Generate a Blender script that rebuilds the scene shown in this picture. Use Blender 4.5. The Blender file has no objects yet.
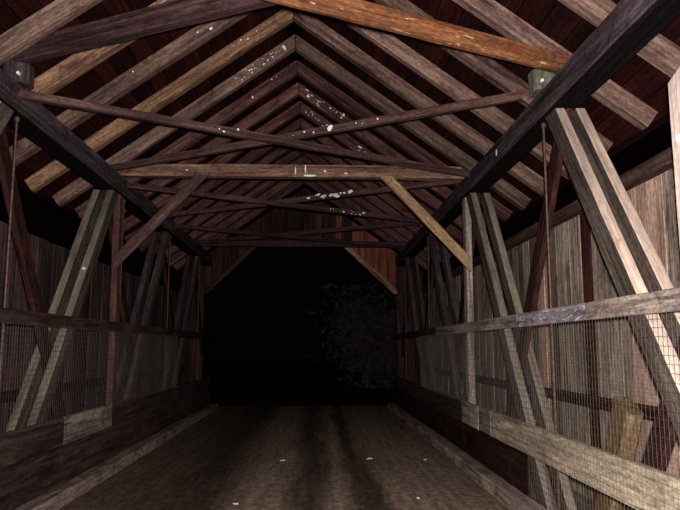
import bpy, bmesh, math, random
FZ = .15                           # deck level
from mathutils import Vector, Matrix
random.seed(11)
C = bpy.context.scene.collection
V = Vector
ORD = ['first','second','third','fourth','fifth','sixth','seventh','eighth','ninth','tenth','eleventh','twelfth',
       'thirteenth','fourteenth','fifteenth','sixteenth','seventeenth','eighteenth','nineteenth','twentieth']

# ------------------------------------------------------------------ materials
def mat_base(name):
    m = bpy.data.materials.new(name); m.use_nodes = True
    nt = m.node_tree; nt.nodes.clear()
    out = nt.nodes.new('ShaderNodeOutputMaterial'); b = nt.nodes.new('ShaderNodeBsdfPrincipled')
    nt.links.new(b.outputs[0], out.inputs[0])
    b.inputs['Specular IOR Level'].default_value = .08
    return m, nt, b

def wood(name, dark, mid, light, axis='x', island=False, rough=.8, vary=.5, blotch=None, bump=.6, grain=1.0, tint=(.06,.012,.02), speck=.8):
    """weathered timber: long grain streaks, knots of darker stain, per piece variation"""
    m, nt, b = mat_base(name); N = nt.nodes.new; L = nt.links.new
    tc = N('ShaderNodeTexCoord')
    if island:
        g = N('ShaderNodeNewGeometry'); rnd = g.outputs['Random Per Island']
    else:
        oi = N('ShaderNodeObjectInfo'); rnd = oi.outputs['Random']
    mul = N('ShaderNodeMath'); mul.operation = 'MULTIPLY'; mul.inputs[1].default_value = 37.0; L(rnd, mul.inputs[0])
    add = N('ShaderNodeVectorMath'); add.operation = 'ADD'; L(tc.outputs['Object'], add.inputs[0]); L(mul.outputs[0], add.inputs[1])
    def tex(lo, hi, det, scale=1.0, dist=0.0):
        mp = N('ShaderNodeMapping'); s = [hi, hi, hi]; s['xyz'.index(axis)] = lo
        mp.inputs['Scale'].default_value = s; L(add.outputs[0], mp.inputs['Vector'])
        n = N('ShaderNodeTexNoise'); n.inputs['Scale'].default_value = scale; n.inputs['Detail'].default_value = det
        n.inputs['Roughness'].default_value = .65; n.inputs['Distortion'].default_value = dist
        L(mp.outputs[0], n.inputs['Vector']); return n
    g1 = tex(1.2*grain, 26*grain, 5); g2 = tex(.9, 5.0, 4, 1.0, .6); g3 = tex(2.2, 3.5, 6, 1.3, 1.2)
    r1 = N('ShaderNodeValToRGB'); e = r1.color_ramp.elements
    e[0].position = .3; e[0].color = (*dark, 1); e[1].position = .72; e[1].color = (*light, 1)
    k = e.new(.5); k.color = (*mid, 1); L(g1.outputs['Fac'], r1.inputs[0])
    # broad staining
    r2 = N('ShaderNodeValToRGB'); e = r2.color_ramp.elements
    e[0].position = .33; e[0].color = (.38, .34, .36, 1); e[1].position = .66; e[1].color = (1.15, 1.1, 1.05, 1); L(g2.outputs['Fac'], r2.inputs[0])
    mx = N('ShaderNodeMix'); mx.data_type = 'RGBA'; mx.blend_type = 'MULTIPLY'; mx.inputs[0].default_value = .85
    L(r1.outputs[0], mx.inputs[6]); L(r2.outputs[0], mx.inputs[7])
    # damp reddish tint patches
    r3 = N('ShaderNodeValToRGB'); e = r3.color_ramp.elements
    e[0].position = .52; e[0].color = (0, 0, 0, 1); e[1].position = .68; e[1].color = (.75, .75, .75, 1); L(g3.outputs['Fac'], r3.inputs[0])
    m2 = N('ShaderNodeMix'); m2.data_type = 'RGBA'; L(r3.outputs[0], m2.inputs[0]); L(mx.outputs[2], m2.inputs[6])
    m2.inputs[7].default_value = (*tint, 1)
    col = m2.outputs[2]
    if blotch:
        g4 = tex(3.0, 16, 4, 1.0, 1.5); r4 = N('ShaderNodeValToRGB'); e = r4.color_ramp.elements
        e[0].position = blotch[3]; e[0].color = (0, 0, 0, 1); e[1].position = blotch[3]+.07; e[1].color = (1, 1, 1, 1); L(g4.outputs['Fac'], r4.inputs[0])
        m4 = N('ShaderNodeMix'); m4.data_type = 'RGBA'; L(r4.outputs[0], m4.inputs[0]); L(col, m4.inputs[6]); m4.inputs[7].default_value = (*blotch[:3], 1)
        col = m4.outputs[2]
    # fine weathering speckle and dark checks along the grain
    g5 = tex(22, 60, 3); g6 = tex(.7*grain, 17*grain, 6, 1.0, .35)
    r5 = N('ShaderNodeValToRGB'); e = r5.color_ramp.elements
    e[0].position = .36; e[0].color = (.55, .52, .52, 1); e[1].position = .62; e[1].color = (1.3, 1.28, 1.25, 1); L(g5.outputs['Fac'], r5.inputs[0])
    r6 = N('ShaderNodeValToRGB'); e = r6.color_ramp.elements
    e[0].position = .36; e[0].color = (.3, .27, .27, 1); e[1].position = .46; e[1].color = (1, 1, 1, 1); L(g6.outputs['Fac'], r6.inputs[0])
    m5 = N('ShaderNodeMix'); m5.data_type = 'RGBA'; m5.blend_type = 'MULTIPLY'; m5.inputs[0].default_value = speck; L(col, m5.inputs[6]); L(r5.outputs[0], m5.inputs[7])
    m6 = N('ShaderNodeMix'); m6.data_type = 'RGBA'; m6.blend_type = 'MULTIPLY'; m6.inputs[0].default_value = speck; L(m5.outputs[2], m6.inputs[6]); L(r6.outputs[0], m6.inputs[7])
    col = m6.outputs[2]
    # per piece brightness
    mr = N('ShaderNodeMapRange'); mr.inputs[3].default_value = 1-vary; mr.inputs[4].default_value = 1+vary*.6; L(rnd, mr.inputs[0])
    m3 = N('ShaderNodeMix'); m3.data_type = 'RGBA'; m3.blend_type = 'MULTIPLY'; m3.inputs[0].default_value = 1
    L(col, m3.inputs[6]); L(mr.outputs[0], m3.inputs[7]); L(m3.outputs[2], b.inputs['Base Color'])
    b.inputs['Roughness'].default_value = rough
    bp = N('ShaderNodeBump'); bp.inputs['Strength'].default_value = bump; bp.inputs['Distance'].default_value = .012
    L(g1.outputs['Fac'], bp.inputs['Height']); L(bp.outputs[0], b.inputs['Normal'])
    return m

def plain(name, col, rough=.7, metal=0.0, nscale=30, amt=.35):
    m, nt, b = mat_base(name); N = nt.nodes.new; L = nt.links.new
    tc = N('ShaderNodeTexCoord'); n = N('ShaderNodeTexNoise'); n.inputs['Scale'].default_value = nscale; n.inputs['Detail'].default_value = 4
    L(tc.outputs['Object'], n.inputs['Vector']); r = N('ShaderNodeValToRGB'); e = r.color_ramp.elements
    e[0].position = .3; e[0].color = (*[c*(1-amt) for c in col], 1); e[1].position = .7; e[1].color = (*[min(1, c*(1+amt)) for c in col], 1)
    L(n.outputs['Fac'], r.inputs[0]); L(r.outputs[0], b.inputs['Base Color'])
    b.inputs['Roughness'].default_value = rough; b.inputs['Metallic'].default_value = metal
    return m

M = {}
M['rafter']  = wood('rafter_wood', (0.092,0.0575,0.0506), (0.1955,0.1323,0.1092), (0.3335,0.2415,0.1898), vary=.35, blotch=(.36,.28,.2,.66))
M['rafter_tan'] = wood('rafter_tan_wood', (.12,.07,.045), (.26,.16,.10), (.42,.29,.18), vary=.25, blotch=(.45,.36,.25,.66))
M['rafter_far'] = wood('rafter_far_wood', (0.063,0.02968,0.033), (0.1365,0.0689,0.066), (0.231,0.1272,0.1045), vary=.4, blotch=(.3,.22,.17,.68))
M['chord']   = wood('chord_wood', (.03,.024,.03), (.075,.06,.072), (.16,.13,.145), vary=.15, tint=(.03,.014,.03))
M['chord_under']     = wood('dark_underside_wood', (.002,.0015,.002), (.005,.0035,.0045), (.012,.009,.011), vary=.1, tint=(.005,.002,.003))  # near black wood for the underside of the top chords
M['brace_grey'] = wood('grey_green_brace_wood', (.15,.14,.105), (.24,.225,.18), (.33,.31,.255), vary=.12, tint=(.16,.14,.1), speck=.45)  # greyer hue; flash falloff also put into its darker tone
M['brace_falloff'] = wood('falloff_dark_brace_wood', (.035,.028,.032), (.075,.06,.068), (.14,.12,.13), vary=.15, tint=(.05,.025,.035))  # far brace tops: steep flash falloff put into a darker colour
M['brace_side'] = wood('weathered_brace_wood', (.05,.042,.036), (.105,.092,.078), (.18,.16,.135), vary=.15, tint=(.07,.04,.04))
M['orange']  = wood('orange_wood', (.10,.04,.022), (.2,.085,.042), (.31,.15,.075), vary=.05, blotch=(.52,.35,.19,.61), tint=(.13,.035,.012))
M['dark']    = wood('dark_wood', (.03,.018,.02), (.065,.038,.04), (.12,.08,.075), vary=.3, tint=(.035,.012,.016))
M['lateral'] = wood('lateral_wood', (0.0486,0.02819,0.03062), (0.0972,0.05951,0.05443), (0.1685,0.1128,0.09526), vary=.25)
M['tie']     = wood('tie_wood', (0.1263,0.07038,0.057), (0.2437,0.1532,0.114), (0.379,0.265,0.1995), vary=.1)
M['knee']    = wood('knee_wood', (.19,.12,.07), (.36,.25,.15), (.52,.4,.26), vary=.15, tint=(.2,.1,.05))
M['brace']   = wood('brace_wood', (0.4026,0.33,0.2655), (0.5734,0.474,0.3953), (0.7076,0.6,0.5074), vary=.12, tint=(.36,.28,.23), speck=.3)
M['red']     = wood('reddish_wood', (0.0168,0.007589,0.007488), (0.0336,0.01562,0.01451), (0.0576,0.02902,0.02434), vary=.2, tint=(.09,.02,.02))
M['rail']    = wood('rail_wood', (0.189,0.1654,0.1496), (0.3465,0.3071,0.2678), (0.5198,0.4725,0.4095), vary=.2, tint=(.09,.06,.06))
M['white']   = wood('whitewashed_wood', (0.25,0.225,0.2375), (0.45,0.425,0.4625), (0.6875,0.6625,0.7125), vary=.05, grain=.9, blotch=(.72,.7,.76,.56), tint=(.14,.12,.14))
M['plank']   = wood('guard_plank_wood', (0.2932,0.2587,0.1984), (0.5175,0.4657,0.3536), (0.7245,0.6555,0.5175), vary=.1, tint=(.2,.16,.1), blotch=(.5,.48,.42,.66))
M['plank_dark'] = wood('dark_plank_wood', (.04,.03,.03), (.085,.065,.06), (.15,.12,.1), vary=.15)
M['pale']    = wood('pale_wood', (.4,.34,.3), (.56,.49,.45), (.7,.64,.6), vary=.05, tint=(.48,.38,.34), speck=.45)
M['stub']    = wood('yellow_stub_wood', (0.096,0.06375,0.03325), (0.2,0.1445,0.076), (0.336,0.272,0.1805), vary=.05, tint=(.18,.07,.03))
M['curb']    = wood('curb_wood', (0.228,0.1824,0.1672), (0.4256,0.3496,0.304), (0.6688,0.5472,0.4712), vary=.2)
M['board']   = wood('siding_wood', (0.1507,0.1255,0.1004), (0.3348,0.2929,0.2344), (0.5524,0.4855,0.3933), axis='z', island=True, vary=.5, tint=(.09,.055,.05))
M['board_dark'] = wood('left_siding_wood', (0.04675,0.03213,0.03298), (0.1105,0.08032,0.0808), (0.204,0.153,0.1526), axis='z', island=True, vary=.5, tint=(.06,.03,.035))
M['board_tan'] = wood('tan_siding_wood', (0.36,0.24,0.18), (0.576,0.42,0.336), (0.744,0.576,0.48), axis='z', island=True, vary=.1, tint=(.4,.26,.2))
M['board_red'] = wood('red_siding_wood', (.04,.014,.012), (.09,.032,.026), (.14,.06,.05), axis='z', island=True, vary=.2)
M['portal']  = wood('portal_wood', (0.027,0.0124,0.0135), (0.06,0.0279,0.027), (0.108,0.0558,0.04875), axis='z', island=True, vary=.5)
M['portal_orange'] = wood('portal_orange_wood', (0.133,0.044,0.0255), (0.266,0.096,0.05525), (0.399,0.16,0.0935), axis='z', island=True, vary=.2, tint=(.16,.05,.03))
M['roof']    = wood('roof_board_wood', (.01,.002,.002), (.026,.005,.0045), (.055,.012,.01), axis='y', island=True, vary=.6, tint=(.03,.004,.004))
M['iron']    = plain('rusty_iron', (.1,.06,.05), .6, .5)
M['wire']    = plain('galvanised_wire', (.1,.085,.075), .6, .2)
M['fleck']   = plain('white_fleck', (.8,.82,.8), .6, 0, 80, .15)
M['orb']    = plain('pale_orb_scrap', (.62,.55,.42), .7, 0, 60, .3)  # pale colour of the scraps that replace flash-lit dust orbs
M['green']   = plain('shrub_leaf', (.062,.048,.06), .8, 0, 9, .5)
M['green_block'] = wood('mossy_block_wood', (.07,.075,.055), (.15,.16,.115), (.27,.27,.2), vary=.15)
M['bark']    = plain('shrub_bark', (.08,.06,.05), .9)

# deck: dark boards, dusty wheel tracks
def deck_mat():
    m, nt, b = mat_base('deck_boards'); N = nt.nodes.new; L = nt.links.new
    tc = N('ShaderNodeTexCoord'); sep = N('ShaderNodeSeparateXYZ'); L(tc.outputs['Object'], sep.inputs[0])
    def noise(sc, scale, det=5):
        mp = N('ShaderNodeMapping'); mp.inputs['Scale'].default_value = sc; L(tc.outputs['Object'], mp.inputs[0])
        n = N('ShaderNodeTexNoise'); n.inputs['Scale'].default_value = scale; n.inputs['Detail'].default_value = det; n.inputs['Roughness'].default_value = .7
        L(mp.outputs[0], n.inputs[0]); return n
    n1 = noise((1, .6, 1), 14); n2 = noise((1, .18, 1), 1.3, 3); n3 = noise((6, .35, 1), 3)
    wob = N('ShaderNodeMath'); wob.operation = 'MULTIPLY_ADD'; wob.inputs[1].default_value = .7; L(n2.outputs['Fac'], wob.inputs[0]); L(sep.outputs['X'], wob.inputs[2])
    r = N('ShaderNodeValToRGB'); mr = N('ShaderNodeMapRange'); mr.inputs[1].default_value = -2.2; mr.inputs[2].default_value = 2.9; L(wob.outputs[0], mr.inputs[0]); L(mr.outputs[0], r.inputs[0])
    cr = r.color_ramp; cr.interpolation = 'B_SPLINE'
    def X(x): return (x+.35+2.2)/5.1
    st0 = [(-2.2,.5),(-1.5,.3),(-1.1,.12),(-.8,.12),(-.5,.95),(-.1,.95),(.1,.2),(.35,.12),(.5,.95),(.62,.95),(.75,.15),(.95,.12),(1.05,.7),(1.3,.95),(1.8,.8),(2.2,.6)]
    st = [(.283+(x-.283)*.906, v) for x, v in st0]
    while len(cr.elements) > 1: cr.elements.remove(cr.elements[0])
    cr.elements[0].position = X(st[0][0]); cr.elements[0].color = (st[0][1],)*3+(1,)
    for x, v in st[1:]:
        k = cr.elements.new(min(1, X(x))); k.color = (v, v, v, 1)
    r1 = N('ShaderNodeValToRGB'); e = r1.color_ramp.elements; e[0].position = .3; e[0].color = (.17,.125,.095,1); e[1].position = .75; e[1].color = (.6,.47,.36,1); L(n1.outputs['Fac'], r1.inputs[0])
    mx = N('ShaderNodeMix'); mx.data_type = 'RGBA'; mx.blend_type = 'MULTIPLY'; mx.inputs[0].default_value = .9; L(r1.outputs[0], mx.inputs[6]); L(r.outputs[0], mx.inputs[7])
    r3 = N('ShaderNodeValToRGB'); e = r3.color_ramp.elements; e[0].position = .35; e[0].color = (.6,.55,.55,1); e[1].position = .65; e[1].color = (1.1,1.1,1.1,1); L(n3.outputs['Fac'], r3.inputs[0])
    m2 = N('ShaderNodeMix'); m2.data_type = 'RGBA'; m2.blend_type = 'MULTIPLY'; m2.inputs[0].default_value = 1; L(mx.outputs[2], m2.inputs[6]); L(r3.outputs[0], m2.inputs[7])
    L(m2.outputs[2], b.inputs['Base Color']); b.inputs['Roughness'].default_value = .85
    bp = N('ShaderNodeBump'); bp.inputs['Strength'].default_value = .4; bp.inputs['Distance'].default_value = .02; L(n1.outputs['Fac'], bp.inputs['Height']); L(bp.outputs[0], b.inputs['Normal'])
    return m
M['deck'] = deck_mat()

# ------------------------------------------------------------------ object helpers
def link(name, bm, mats, parent=None, mw=None):
    bmesh.ops.recalc_face_normals(bm, faces=bm.faces)
    me = bpy.data.meshes.new(name); bm.to_mesh(me); bm.free()
    for m in (mats if isinstance(mats, (list, tuple)) else [mats]): me.materials.append(m)
    o = bpy.data.objects.new(name, me); C.objects.link(o)
    if mw is not None: o.matrix_world = mw
    if parent is not None:
        o.parent = parent
        if mw is not None: o.matrix_parent_inverse = Matrix.Identity(4); o.matrix_basis = parent.matrix_world.inverted() @ mw
    return o
def tag(o, label, cat, group=None):
    o['label'] = label; o['category'] = cat
    if group: o['group'] = group
    return o
def structure(o): o['kind'] = 'structure'; return o

def add_blob(bm, c, u, v, n, r, mi, sx=1.0, sy=1.0):
    """irregular thin splash lying on a surface (u, v in the surface, n out of it)"""
    k = 7; a0 = random.random()*6
    bot = []; top = []
    for i in range(k):
        a = a0+i*2*math.pi/k; rr = r*random.uniform(.55, 1.2)
        p = c + u*(math.cos(a)*rr*sx) + v*(math.sin(a)*rr*sy)
        bot.append(bm.verts.new(p)); top.append(bm.verts.new(p+n*.003))
    f = bm.faces.new(top); f.material_index = mi
    for i in range(k):
        f = bm.faces.new((bot[i], bot[(i+1) % k], top[(i+1) % k], top[i])); f.material_index = mi

def beam(name, A, B, w, h, mat, up=(0,0,1), cutA=None, cutB=None, rough=.005, ch=.008, flecks=None, parent=None, step=.22, mat_up=None, mat_down=None, cap=None):
    """one timber from A to B (centre line); w along the side axis, h along up; worn edges, ends cut square or to a plane normal"""
    A = V(A); B = V(B); X = (B-A); Ln = X.length; X.normalize()
    Z = V(up); Z = (Z - X*Z.dot(X)).normalized(); Y = Z.cross(X)
    a, c = w/2, h/2
    sec = [(a-ch,-c),(a,-c+ch),(a,c-ch),(a-ch,c),(-a+ch,c),(-a,c-ch),(-a,-c+ch),(-a+ch,-c)]
    n = max(2, int(Ln/step)); bm = bmesh.new(); rings = []
    ph = random.random()*9
    for i in range(n+1):
        t = i/n; ring = []
        by = math.sin(ph+t*3.1)*rough*1.2; bz = math.sin(ph*2+t*2.3)*rough*.6
        for (y, z) in sec:
            yy = y + by + random.uniform(-rough, rough)*.5; zz = z + bz + random.uniform(-rough, rough)*.5
            x = t*Ln
            if i == 0 and cutA is not None:
                nn = V(cutA); x += -(nn.dot(Y)*yy+nn.dot(Z)*zz)/nn.dot(X)
            if i == n and cutB is not None:
                nn = V(cutB); x += -(nn.dot(Y)*yy+nn.dot(Z)*zz)/nn.dot(X)
            ring.append(bm.verts.new((x, yy, zz)))
        rings.append(ring)
    for i in range(n):
        for j in range(8):
            bm.faces.new((rings[i][j], rings[i][(j+1) % 8], rings[i+1][(j+1) % 8], rings[i+1][j]))
    bm.faces.new(rings[0]); bm.faces.new(rings[-1])
    mats = [mat]
    for mm, js in ((mat_up, (2,3,4)), (mat_down, (6,7,0))):
        if mm is not None:
            mats.append(mm); bm.faces.ensure_lookup_table()
            for i in range(n):
                for j in js: bm.faces[i*8+j].material_index = len(mats)-1
    if cap is not None:
        mats.append(cap); bm.faces.ensure_lookup_table(); bm.faces[n*8+1].material_index = len(mats)-1
    fi = len(mats)
    if flecks:
        mats.append(M['fleck'])
        for (fx, face, fz, r, sx, sy) in flecks:
            s = 1 if face[0] == '+' else -1
            if face[1] == 'y': add_blob(bm, V((fx, s*(a+rough*1.1), fz)), V((1,0,0)), V((0,0,1)), V((0,s,0)), r, fi, sx, sy)
            else: add_blob(bm, V((fx, fz, s*(c+rough*.4))), V((1,0,0)), V((0,1,0)), V((0,0,s)), r, fi, sx, sy)
    mw = Matrix((( X.x, Y.x, Z.x, A.x),(X.y, Y.y, Z.y, A.y),(X.z, Y.z, Z.z, A.z),(0,0,0,1)))
    return link(name, bm, mats, parent, mw)

def add_box(bm, x0, x1, y0, y1, z0, z1, mi=0, zt=None):
    """box; zt = heights of the top at (y0, y1) or (x0,x1) handled by caller"""
    P = [(x0,y0,z0),(x1,y0,z0),(x1,y1,z0),(x0,y1,z0),(x0,y0,z1),(x1,y0,z1),(x1,y1,z1),(x0,y1,z1)]
    v = [bm.verts.new(p) for p in P]
    for q in ((0,3,2,1),(4,5,6,7),(0,1,5,4),(1,2,6,5),(2,3,7,6),(3,0,4,7)):
        f = bm.faces.new([v[k] for k in q]); f.material_index = mi
    return v
def add_rod(bm, A, B, r, k=8, mi=0):
    A = V(A); B = V(B); X = (B-A).normalized(); t = V((1,0,0)) if abs(X.x) < .9 else V((0,1,0))
    u = X.cross(t).normalized(); w = X.cross(u)
    r0 = [bm.verts.new(A+(u*math.cos(a)+w*math.sin(a))*r) for a in [i*2*math.pi/k for i in range(k)]]
    r1 = [bm.verts.new(B+(u*math.cos(a)+w*math.sin(a))*r) for a in [i*2*math.pi/k for i in range(k)]]
    for i in range(k):
        f = bm.faces.new((r0[i], r0[(i+1) % k], r1[(i+1) % k], r1[i])); f.material_index = mi
    bm.faces.new(r0).material_index = mi; bm.faces.new(r1).material_index = mi

# ------------------------------------------------------------------ dimensions (metres)
ZR, P = 5.565, .72                 # rafter underside at the ridge, roof slope
XE = 3.01                          # rafter tail
DEP = .16                         # rafter depth
CP = 1/math.sqrt(1+P*P); SP = P*CP
Y0, Y1 = -1.6, 16.5
CI, CO, CB, CT = 2.25, 2.475, 3.57, 3.83     # top chord
NODES = [-.47, 2.64, 5.75, 8.86, 11.97, 15.08]
RX = 2.20                          # inner face of the rails
WX = 2.93                          # inner face of the siding
PY = 16.6                          # portal wall

# ------------------------------------------------------------------ setting
bm = bmesh.new()
nx = 1
add_box(bm, -WX-.1, WX+.1, Y0, 17.4, -.15, FZ)
floor = structure(link('floor', bm, M['deck']))
bm = bmesh.new()
add_box(bm, -40, 40, 17.4, 70, -.4, .02)
structure(link('ground', bm, plain('night_ground', (.03,.02,.018), .95, 0, 2)))

def siding(name, side, ztop, tan, red, mats):
    bm = bmesh.new(); y = Y0
    while y < PY-.02:
        w = random.uniform(.17, .3); y1 = min(y+w, PY-.02)
        mi = 0
        for a, c in tan:
            if a <= y < c: mi = 1
        for a, c in red:
            if a <= y < c: mi = 2
        off = random.uniform(0, .012) + (.015 if mi == 2 else 0)
        zt = ztop + random.uniform(-.015, .015)
        if side > 0: add_box(bm, WX+off, WX+off+.025, y, y1-.008, FZ, zt, mi)
        else: add_box(bm, -WX-off-.025, -WX-off, y, y1-.008, FZ, zt, mi)
        y = y1
    return structure(link(name, bm, mats))
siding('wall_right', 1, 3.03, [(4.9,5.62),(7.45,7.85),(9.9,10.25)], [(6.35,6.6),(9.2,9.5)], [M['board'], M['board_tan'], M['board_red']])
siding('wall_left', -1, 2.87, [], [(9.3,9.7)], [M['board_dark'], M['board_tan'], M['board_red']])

# roof sheathing, boards running along the bridge
bm = bmesh.new()
off = DEP+.004
for s in (-1, 1):
    t = 0.0; Lr = (XE+.1)/CP
    while t < Lr:
        w = random.uniform(.17, .24); t1 = min(t+w, Lr)
        segs = [Y0] + sorted(random.uniform(0, 16) for _ in range(3)) + [Y1+.2]
        for a, c in zip(segs[:-1], segs[1:]):
            lift = random.uniform(0, .004)
            pts = []
            for tt, nn in ((t, off+lift), (t1-.008, off+lift), (t1-.008, off+lift+.022), (t, off+lift+.022)):
                pts.append((s*(tt*CP + nn*SP), ZR + nn*CP - tt*SP))
            v = [bm.verts.new((x, a+.002, z)) for x, z in pts] + [bm.verts.new((x, c-.002, z)) for x, z in pts]
            for q in ((0,1,2,3),(4,7,6,5),(0,4,5,1),(1,5,6,2),(2,6,7,3),(3,7,4,0)): bm.faces.new([v[k] for k in q])
        t = t1
structure(link('ceiling', bm, M['roof']))

# portal wall with its eight sided opening
OL, OR_, OT, OS = -2.40, 2.26, 4.08, 2.95
TL, TR = -1.17, .99
def low(x):
    if x <= OL or x >= OR_: return FZ
    if x < TL: return OS+(x-OL)/(TL-OL)*(OT-OS)
    if x > TR: return OS+(OR_-x)/(OR_-TR)*(OT-OS)
    return OT
bm = bmesh.new()
xs = sorted([-WX, OL, TL, 0, TR, OR_, WX] + [a+random.uniform(-.03,.03) for a in [-2.7,-2.2,-2.0,-1.8,-1.6,-1.38,-.95,-.72,-.5,-.25,.22,.45,.7,1.2,1.42,1.62,1.82,2.04,2.5,2.7]])
roofz = lambda x: ZR - P*abs(x) - .01
for a, c in zip(xs[:-1], xs[1:]):
    c2 = c-.006
    l0, l1 = (FZ, FZ) if (a >= OR_ or c <= OL) else (low(a+1e-6), low(c2-1e-6))
    h0, h1 = roofz(a), roofz(c2)
    o_ = random.uniform(0,.01)
    P8 = [(a,PY+o_,l0),(c2,PY+o_,l1),(c2,PY+.04,l1),(a,PY+.04,l0),(a,PY+o_,h0),(c2,PY+o_,h1),(c2,PY+.04,h1),(a,PY+.04,h0)]
    v = [bm.verts.new(p) for p in P8]
    mi = 1 if (TR+.1 < a < OR_-.03) else 0
    for q in ((0,3,2,1),(4,5,6,7),(0,1,5,4),(1,2,6,5),(2,3,7,6),(3,0,4,7)):
        bm.faces.new([v[k] for k in q]).material_index = mi
structure(link('wall_far', bm, [M['portal'], M['portal_orange']]))

# portal framing
yb = PY-.06
tag(beam('lintel', (TL-.15,yb,OT+.07), (TR+.15,yb,OT+.07), .09, .13, M['dark']), 'dark horizontal lintel across the top of the far portal', 'beam')
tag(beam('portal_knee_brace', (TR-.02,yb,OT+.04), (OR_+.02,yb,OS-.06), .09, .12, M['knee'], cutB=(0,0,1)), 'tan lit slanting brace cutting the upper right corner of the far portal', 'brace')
tag(beam('portal_knee_brace', (TL+.02,yb,OT+.04), (OL-.02,yb,OS-.06), .09, .12, M['dark'], cutB=(0,0,1)), 'dark slanting brace cutting the upper left corner of the far portal', 'brace')  # weaker light of this side put into a darker wood
tag(beam('portal_post', (OR_+.08,yb,FZ+.003), (OR_+.08,yb,OS+.2), .14, .1, M['dark'], up=(0,1,0)), 'dark upright post at the right edge of the far portal opening', 'post')
tag(beam('portal_post', (OL-.08,yb,FZ+.003), (OL-.08,yb,OS+.2), .14, .1, M['dark'], up=(0,1,0)), 'dark upright post at the left edge of the far portal opening', 'post')
tag(beam('gable_stud', (.84,yb,OT+.16), (.84,yb,4.82), .14, .07, M['orange'], up=(0,1,0)), 'short orange upright stud above the far portal lintel', 'stud')

# ------------------------------------------------------------------ roof timbers
def fl(n, x0, x1, face, z, r0=.008, r1=.022, sx=1.3):
    return [(random.uniform(x0,x1), face, random.uniform(-z,z), random.uniform(r0,r1), random.uniform(.6,sx*1.6), random.uniform(.5,1.3)) for _ in range(n)]
RFL = {(1,6): fl(18,.12,.85,'-y',.06,.006,.022), (1,7): fl(12,.1,.6,'-y',.06,.008,.02)+fl(8,1.0,1.6,'-y',.05,.008,.025),
       (-1,4): fl(22,.3,1.0,'+y',.05,.004,.012)+[(.18,'+y',0,.03,.6,1.5)], (-1,3): fl(4,.3,.9,'+y',.05,.006,.014), (-1,5): fl(3,.3,.8,'+y',.05), (-1,2): fl(3,1.0,2.2,'+y',.05,.008,.02)}
idx = list(range(-7, 14))
for i in idx:
    yb_ = 5.429+.833*i; yc = yb_-.06
    for s in (1, -1):
        up = V((s*SP, 0, CP)); o_ = up*(DEP/2)
        A = V((s*.004/CP, yc, ZR)) + o_; B = V((s*XE, yc, ZR-P*XE)) + o_
        A = A - V((s*CP, 0, -SP))*(SP*DEP/2/CP)
        sag = random.uniform(-.012,.012)
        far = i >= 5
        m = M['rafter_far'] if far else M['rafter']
        if s < 0 and i in (1, 3): m = M['rafter_tan']
        A.y += sag; B.y -= sag
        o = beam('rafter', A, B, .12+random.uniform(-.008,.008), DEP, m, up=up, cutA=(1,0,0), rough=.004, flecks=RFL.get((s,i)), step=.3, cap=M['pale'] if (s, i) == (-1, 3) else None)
        sd = 'right' if s > 0 else 'left'
        k = i+7
        tag(o, 'rough brown rafter of the %s roof slope, %s from the far portal' % (sd, ORD[20-k] if k > 0 else 'twenty first'), 'rafter', 'rafters of the %s roof slope' % sd)

for s, sd in ((1,'right'),(-1,'left')):
    tag(beam('top_chord', (s*(CI+CO)/2,Y0,(CB+CT)/2), (s*(CI+CO)/2,PY-.02,(CB+CT)/2), CO-CI, CT-CB, M['chord'], mat_down=M['chord_under'], rough=.006, ch=.015, step=.35, flecks=[(8.72,'+y',0,.034,1,1.1)] if s > 0 else None),  # fleck added where a dust orb caught the flash
        'heavy dark top beam running lengthwise above the %s truss' % sd, 'beam')

tag(beam('tie_beam', (-2.42,8.86,3.915), (2.42,8.86,3.915), .14, .165, M['tie'], flecks=[(2.43,'-y',.0,.028,.3,2.4),(2.56,'-y',.02,.03,.35,2.2),(2.62,'-y',-.06,.04,2,.4),(2.82,'-y',0,.02,.8,.8),(1.0,'-y',.0,.012,1,1),(3.1,'-y',-.03,.02,1,.5)] , rough=.006),
    'pale brown horizontal tie beam crossing between the two trusses with white drips', 'beam')
for s, sd in ((1,'right'),(-1,'left')):
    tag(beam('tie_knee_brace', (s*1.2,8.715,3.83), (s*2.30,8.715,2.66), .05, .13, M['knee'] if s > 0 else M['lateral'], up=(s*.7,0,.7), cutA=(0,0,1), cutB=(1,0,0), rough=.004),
        'tan slanting knee brace from tie beam down to the %s truss post' % sd, 'brace')
    tag(beam('truss_post', (s*2.292,8.83,FZ+.003), (s*2.292,8.83,CB-.003), .085, .17, M['rail'] if s > 0 else M['rafter_far'], up=(0,1,0)),
        'upright post holding the tie beam knee brace on the %s side' % sd, 'post')
tag(beam('tie_beam', (-2.42,15.15,3.90), (2.42,15.15,3.90), .12, .13, M['dark']), 'dark tie beam just before the far portal', 'beam')

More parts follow.
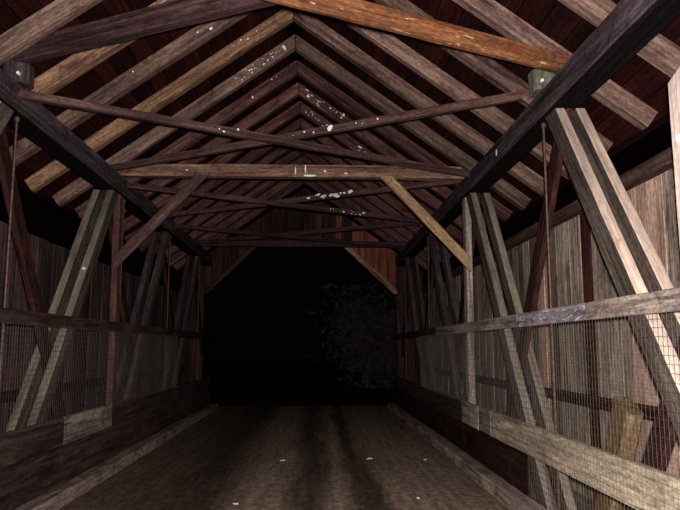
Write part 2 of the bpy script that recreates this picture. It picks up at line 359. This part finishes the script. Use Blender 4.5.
# roof X bracing; near bay first
e_ = .004
def lat(name, A, B, w, h, m, label, **k):
    k.setdefault('cutA', (1,0,0)); k.setdefault('cutB', (1,0,0))
    return tag(beam(name, A, B, w, h, m, **k), label, 'brace', 'diagonal braces of the roof')
lat('roof_brace', (-2.24,3.145,3.925), (2.39,5.325,3.925), .05, .165, M['orange'], 'wide orange brown plank brace crossing at the top of the picture', rough=.004)
lat('roof_brace', (-2.27,5.655,4.11), (2.27,3.37,4.11), .10, .185, M['dark'], 'thick dark diagonal roof brace running up from the left chord at top left', rough=.006, cutA=(-SP,0,CP), cutB=(SP,0,CP))
lat('roof_brace', (-CI+e_,5.68,3.745), (CI-e_,8.45,3.80), .07, .075, M['lateral'], 'thin brown roof brace, near left chord to right end of tie beam', rough=.006,
    flecks=fl(3,1.8,2.4,'-y',.03,.008,.014))
lat('roof_brace', (-2.36,8.62,3.882), (2.15,5.90,3.882), .07, .08, M['lateral'], 'thin brown roof brace, near right chord to left end of tie beam', rough=.006,
    flecks=[(3.28,'-y',.0,.036,.9,1.1)]+fl(9,2.5,3.9,'-y',.03,.005,.013))  # largest fleck takes the place of a flash-lit dust orb
far_lbl = [('just behind the pale tie beam', 8.86), ('next to the far portal gable', 11.97)]
for (lb, yk) in far_lbl:
    lat('roof_brace', (-CI+e_,yk+.15,3.76), (CI-e_,yk+2.9,3.79), .07, .075, M['dark'], 'dark roof brace %s, going right' % lb, rough=.006, flecks=fl(10,3.2,3.9,'-y',.03,.006,.02) if yk < 9 else None)
    lat('roof_brace', (-2.36,yk+2.9,3.875), (2.36,yk+.15,3.875), .07, .08, M['lateral'] if yk < 9 else M['dark'], 'dark roof brace %s, going left' % lb, rough=.006, flecks=fl(22,2.8,3.7,'-y',.035,.008,.026) if yk < 9 else None)

# bearing blocks at the truss joints
for k, yk in enumerate(NODES[1:4]):
    for s, sd in ((1,'right'),(-1,'left')):
        if k == 2: continue
        y_ = yk-.02
        o = beam('bearing_block', (s*2.30,y_,CT+.012), (s*2.30,y_,CT+.20), .22, .2, M['green_block'] if s > 0 else M['chord'], up=(0,1,0), ch=.045, step=.1) if k == 1 else None
        if o:
            tag(o, '%s block bolted beside the %s top chord where roof braces meet' % ('greenish' if s > 0 else 'dark', sd), 'block')
            bm = bmesh.new(); c = V((s*(CI-.0), y_-.10, CT+.08)); add_rod(bm, c+V((0,0.02,0)), c+V((0,-.03,0)), .014, 6)
            b_ = link('bolt_head', bm, M['fleck'], o, Matrix.Identity(4)); b_['label'] = 'bright bolt head'

# ------------------------------------------------------------------ trusses
def rod(y, s, label):
    bm = bmesh.new(); x = s*2.288
    add_rod(bm, (0,0,0), (0,0,CB-FZ-.012), .011, 8)
    o = link('tie_rod', bm, M['iron'], None, Matrix.Translation((x, y, FZ+.004)))
    tag(o, label, 'rod', 'iron tie rods of the trusses')
    bm = bmesh.new(); add_rod(bm, (0,0,CB-FZ-.05), (0,0,CB-FZ-.015), .022, 6); link('nut', bm, M['iron'], o, o.matrix_world.copy())
bay_txt = ['bay nearest the camera', 'bay below the bearing block', 'bay beside the knee brace post', 'fourth bay away', 'last bay before the portal']
for k, yk in enumerate(NODES):
    if k == 0: continue
    bt = bay_txt[k-1]
    for s, sd in ((1,'right'),(-1,'left')):
        # double brace: falls towards the near end; front upper edge (yk-.41, CB) to (yk-3.05, .1)
        a = V((0, yk-.41, CB)); b = V((0, yk-3.06, .1)); d = (b-a).normalized()
        nrm = V((0, -d.z, d.y))                      # in the truss plane, away and down
        if nrm.y < 0: nrm = -nrm
        ext = .1/(-d.z)
        for (x, nm) in ((2.292,'inner'), (2.468,'outer')):
            c_ = nrm*.1
            A = V((s*x,0,0)) + a + c_; B = V((s*x,0,0)) + b + c_
            # trim to the chord underside and the deck
            A += d*((A.z-(CB-.012))/(-d.z)); B += d*((B.z-FZ-.003)/(-d.z))
            o = beam('truss_brace', A, B, .08, .2, M['brace_side'], up=-nrm, mat_up=M['brace'] if k < 3 else M['brace_grey'] if k == 3 else M['brace_falloff'], cutA=(0,0,1), cutB=(0,0,1), rough=.004, flecks=[(1.45,'+z',0,.026,1.2,.9)] if (k, s, nm) == (3, -1, 'inner') else None)  # single fleck stands for a dust orb lit by the flash
            tag(o, '%s grey slanting double brace, %s truss, %s' % (nm, sd, bt), 'brace', 'double braces of the %s truss' % sd)
        A = V((s*2.378, yk-.30, CB-.012)); B = V((s*2.378, yk+2.15, FZ+.003))
        if B.y > PY-.2:
            t = (PY-.25-A.y)/(B.y-A.y); B = A+(B-A)*t
        d2 = (B-A).normalized(); up2 = V((0, -d2.z, d2.y))
        o = beam('counter_brace', A, B, .056, .19, M['red'], up=up2, cutA=(0,0,1), cutB=(0,0,1), rough=.004)
        tag(o, 'dark reddish single brace leaning away, %s truss, top at its %s joint' % (sd, ORD[k-1]), 'brace', 'counter braces of the %s truss' % sd)
        rod(yk-.02 if k != 3 else yk+.17, s, 'thin upright iron rod of the %s truss at its %s joint' % (sd, ORD[k-1]))

# ------------------------------------------------------------------ rails, planks, mesh, curbs
def rails(s, sd, z0, z1, t, cuts, mats, name, cat, words, texts):
    for k, (a, b) in enumerate(zip(cuts[:-1], cuts[1:])):
        o = beam(name, (s*(RX+t/2), a+.003, (z0+z1)/2), (s*(RX+t/2), b-.003, (z0+z1)/2), t, z1-z0, mats[k], rough=.003, ch=.005)
        tag(o, texts[k], cat, '%s of the %s side' % (words, sd))
rails(1,'right',1.79,1.914,.036,[Y0,4.78,6.45,10.8,PY-.13],[M['rail'],M['white'],M['rail'],M['dark']],'hand_rail','rail','upper rail boards',
      ['grey upper rail board nearest the camera on the right side','whitewashed streaky length of the right upper rail','grey green upper rail board past the whitewashed one on the right','dark far upper rail board on the right beside the portal'])
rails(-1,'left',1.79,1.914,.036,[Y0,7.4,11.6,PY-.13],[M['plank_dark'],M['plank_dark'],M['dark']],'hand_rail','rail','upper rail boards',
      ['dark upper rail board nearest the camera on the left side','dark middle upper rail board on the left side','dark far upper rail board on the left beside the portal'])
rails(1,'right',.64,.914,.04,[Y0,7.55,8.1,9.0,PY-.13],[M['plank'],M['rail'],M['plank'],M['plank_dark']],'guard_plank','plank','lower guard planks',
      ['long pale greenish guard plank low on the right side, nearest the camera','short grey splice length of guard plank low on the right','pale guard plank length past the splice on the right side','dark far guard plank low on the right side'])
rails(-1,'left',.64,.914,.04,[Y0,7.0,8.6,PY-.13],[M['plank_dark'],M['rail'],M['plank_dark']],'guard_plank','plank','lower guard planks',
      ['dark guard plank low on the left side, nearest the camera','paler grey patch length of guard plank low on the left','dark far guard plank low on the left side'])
for s, sd in ((1,'right'),(-1,'left')):
    o = beam('curb', (s*2.09,Y0,FZ+.07), (s*2.09,PY-.13,FZ+.07), .175, .135, M['curb'], rough=.008, ch=.015, step=.4)
    tag(o, 'long low wooden curb timber along the %s edge of the deck' % sd, 'curb')
    # wire mesh stapled on the rails
    bm = bmesh.new(); x = s*(RX-.006); r = .0012; y = 2.0
    def wire(A, B):
        A = V(A); B = V(B); add_rod(bm, A, B, r, 3)
    while y < 12.5:
        wire((x, y, .29 if (s > 0 and y < 6.2) else .90), (x, y, 1.80)); y += .05
    z = .31
    while z < 1.8:
        yy = 2.0; ye = 12.4 if z > .88 else (6.2 if s > 0 else 0)
        while yy < ye:
            y2 = min(yy+1.5, ye+.05); wire((x-s*.0016, yy, z+random.uniform(-.003,.003)), (x-s*.0016, y2, z+random.uniform(-.003,.003))); yy = y2
        z += .05
    tag(link('wire_mesh', bm, M['wire']), 'square wire mesh stretched between the upper and lower rails on the %s side' % sd, 'wire mesh')

tag(beam('skirt_board', (2.222,6.3,.395), (2.222,PY-.13,.395), .024, .48, M['red'], rough=.003, ch=.004), 'dark reddish skirt board under the right guard plank beyond the nearest bay', 'board')
tag(beam('skirt_board', (-2.222,Y0,.395), (-2.222,PY-.13,.395), .024, .48, M['plank_dark'], rough=.003, ch=.004), 'dark skirt board under the left guard plank, near length added', 'board')  # near length added as a dark sheet hiding braces that read too bright
# wall girts, pale post, stub
tag(beam('wall_girt', (WX-.07,Y0,2.96), (WX-.07,PY-.02,2.96), .11, .11, M['lateral']), 'dark grey horizontal girt along the top of the right siding', 'girt')
tag(beam('wall_girt', (WX-.06,Y0,1.10), (WX-.06,PY-.02,1.10), .09, .1, M['red']), 'dark reddish horizontal girt low on the right siding behind the wire mesh', 'girt')
tag(beam('wall_girt', (-WX+.06,Y0,1.10), (-WX+.06,PY-.02,1.10), .09, .1, M['red']), 'dark reddish horizontal girt low on the left siding', 'girt')
o = beam('pale_post', (2.30,3.50,1.40), (2.30,3.50,3.06), .10, .16, M['pale'], up=(0,1,0), cutB=(.5,.35,1), rough=.003)
tag(o, 'pale whitish upright board standing behind the right rail at the picture edge', 'post')
bm = bmesh.new(); bmesh.ops.create_uvsphere(bm, u_segments=14, v_segments=8, radius=.026, matrix=Matrix.Translation((2.25,3.49,2.72)))  # knob added in place of a dust orb lit by the flash
d_ = link('orb_knob', bm, M['fleck'], o, Matrix.Identity(4)); d_['label'] = 'small white knob standing in for a flash-lit dust orb'
tag(beam('stub_timber', (2.64,5.68,FZ+.003), (2.64,5.13,1.17), .13, .27, M['stub'], up=(0,.8,.4), cutA=(0,0,1), cutB=(0,-.5,1), rough=.01, ch=.02),
    'short leaning yellowish timber stub behind the wire mesh on the right', 'timber')

# pale scraps added on the deck in place of flash-lit dust orbs
def scrap(x, y, r, label):
    bm = bmesh.new(); k = 9; top = []; bot = []
    for i in range(k):
        a = i*2*math.pi/k; rr = r*random.uniform(.6, 1.1)
        p = V((math.cos(a)*rr, math.sin(a)*rr*.8, .006+.35*r*random.random()))
        top.append(bm.verts.new(p+V((0,0,.004)))); bot.append(bm.verts.new(p-V((0,0,.004))))
    ct = bm.verts.new((0,0,r*.55)); cb = bm.verts.new((0,0,.001))
    for i in range(k):
        j = (i+1) % k
        bm.faces.new((top[i],top[j],ct)); bm.faces.new((bot[j],bot[i],cb)); bm.faces.new((top[i],bot[i],bot[j],top[j]))
    tag(link('orb_scrap', bm, M['orb'], None, Matrix.Translation((x,y,FZ+.002))), label, 'litter', 'dust orb stand-ins on the deck')
ORBS = [(370,458,'pale scrap in place of a flash-lit dust orb, deck right of the middle'),(283,460,'pale scrap in place of a flash-lit dust orb, deck left of the middle'),(236,503,'pale scrap in place of a dust orb, deck bottom edge, left of the middle'),(425,459,'pale scrap in place of a dust orb, deck near the right curb'),(418,497,'pale scrap in place of a dust orb, deck at the bottom right')]
ORB_XY = [(1.0,9.13,.045),(-.13,9.02,.036),(-.445,6.6,.028),(1.71,9.03,.025),(1.28,6.78,.022)]
for (px,py,lb),(x,y,r) in zip(ORBS, ORB_XY): scrap(x, y, r, lb)

# shrub outside, beyond the far portal
root = bpy.data.objects.new('shrub', None); C.objects.link(root); root.location = (2.3, 27, .02)
tag(root, 'dim bush outside in the dark beyond the right of the portal', 'shrub')
bm = bmesh.new(); add_rod(bm, (0,0,0), (.1,0,1.2), .08, 8); add_rod(bm, (.1,0,1.2), (-.5,.2,2.4), .05, 6); add_rod(bm, (.1,0,1.2), (.6,-.1,2.3), .05, 6)
link('stem', bm, M['bark'], root)
bm = bmesh.new(); rs = random.Random(5)
for i in range(3600):
    a = rs.random()*6.283; cz = rs.uniform(-1,1); q = math.sqrt(1-cz*cz); rr = rs.random()**.4
    c = V((max(-2.6, min(2.6, rs.gauss(.25,.75))), rs.gauss(0,.4), max(.05, min(4, rs.gauss(1.9,.85)))))
    c.x -= (c.z-2)*.25
    u = V((rs.uniform(-1,1),rs.uniform(-1,1),rs.uniform(-1,1))).normalized(); w = u.cross(V((rs.uniform(-1,1),rs.uniform(-1,1),rs.uniform(-1,1)))).normalized()
    l = rs.uniform(.1,.2)
    v = [bm.verts.new(c+u*l), bm.verts.new(c+w*l*.45), bm.verts.new(c-u*l), bm.verts.new(c-w*l*.45)]
    bm.faces.new(v)
link('foliage', bm, M['green'], root)

# ------------------------------------------------------------------ camera, flash, night
cam = bpy.data.cameras.new('camera'); co = bpy.data.objects.new('camera', cam); C.objects.link(co)
cam.sensor_width = 36; cam.lens = 36.0; cam.clip_start = .02; cam.clip_end = 300
pit, yaw = .135, .036
fw = V((math.sin(yaw)*math.cos(pit), math.cos(yaw)*math.cos(pit), math.sin(pit)))
co.location = (.283, 0, 1.6); co.rotation_euler = fw.to_track_quat('-Z','Y').to_euler()
bpy.context.scene.camera = co

sp = bpy.data.lights.new('flash', 'SPOT'); so = bpy.data.objects.new('flash', sp); C.objects.link(so)
sp.energy = 2400; sp.color = (1.0,.905,.865); sp.shadow_soft_size = .03; sp.spot_size = math.radians(150); sp.spot_blend = .9
so.location = (.33, .0, 1.68)
fd = V((.4, 1, .34)).normalized(); so.rotation_euler = fd.to_track_quat('-Z','Y').to_euler()

w = bpy.data.worlds.new('night'); bpy.context.scene.world = w; w.use_nodes = True
w.node_tree.nodes['Background'].inputs[0].default_value = (.5,.1,.2,1); w.node_tree.nodes['Background'].inputs[1].default_value = .0018
sc = bpy.context.scene
sc.view_settings.view_transform = 'Standard'; sc.view_settings.look = 'None'; sc.view_settings.exposure = 0; sc.view_settings.gamma = 1
sc.view_settings.use_curve_mapping = False
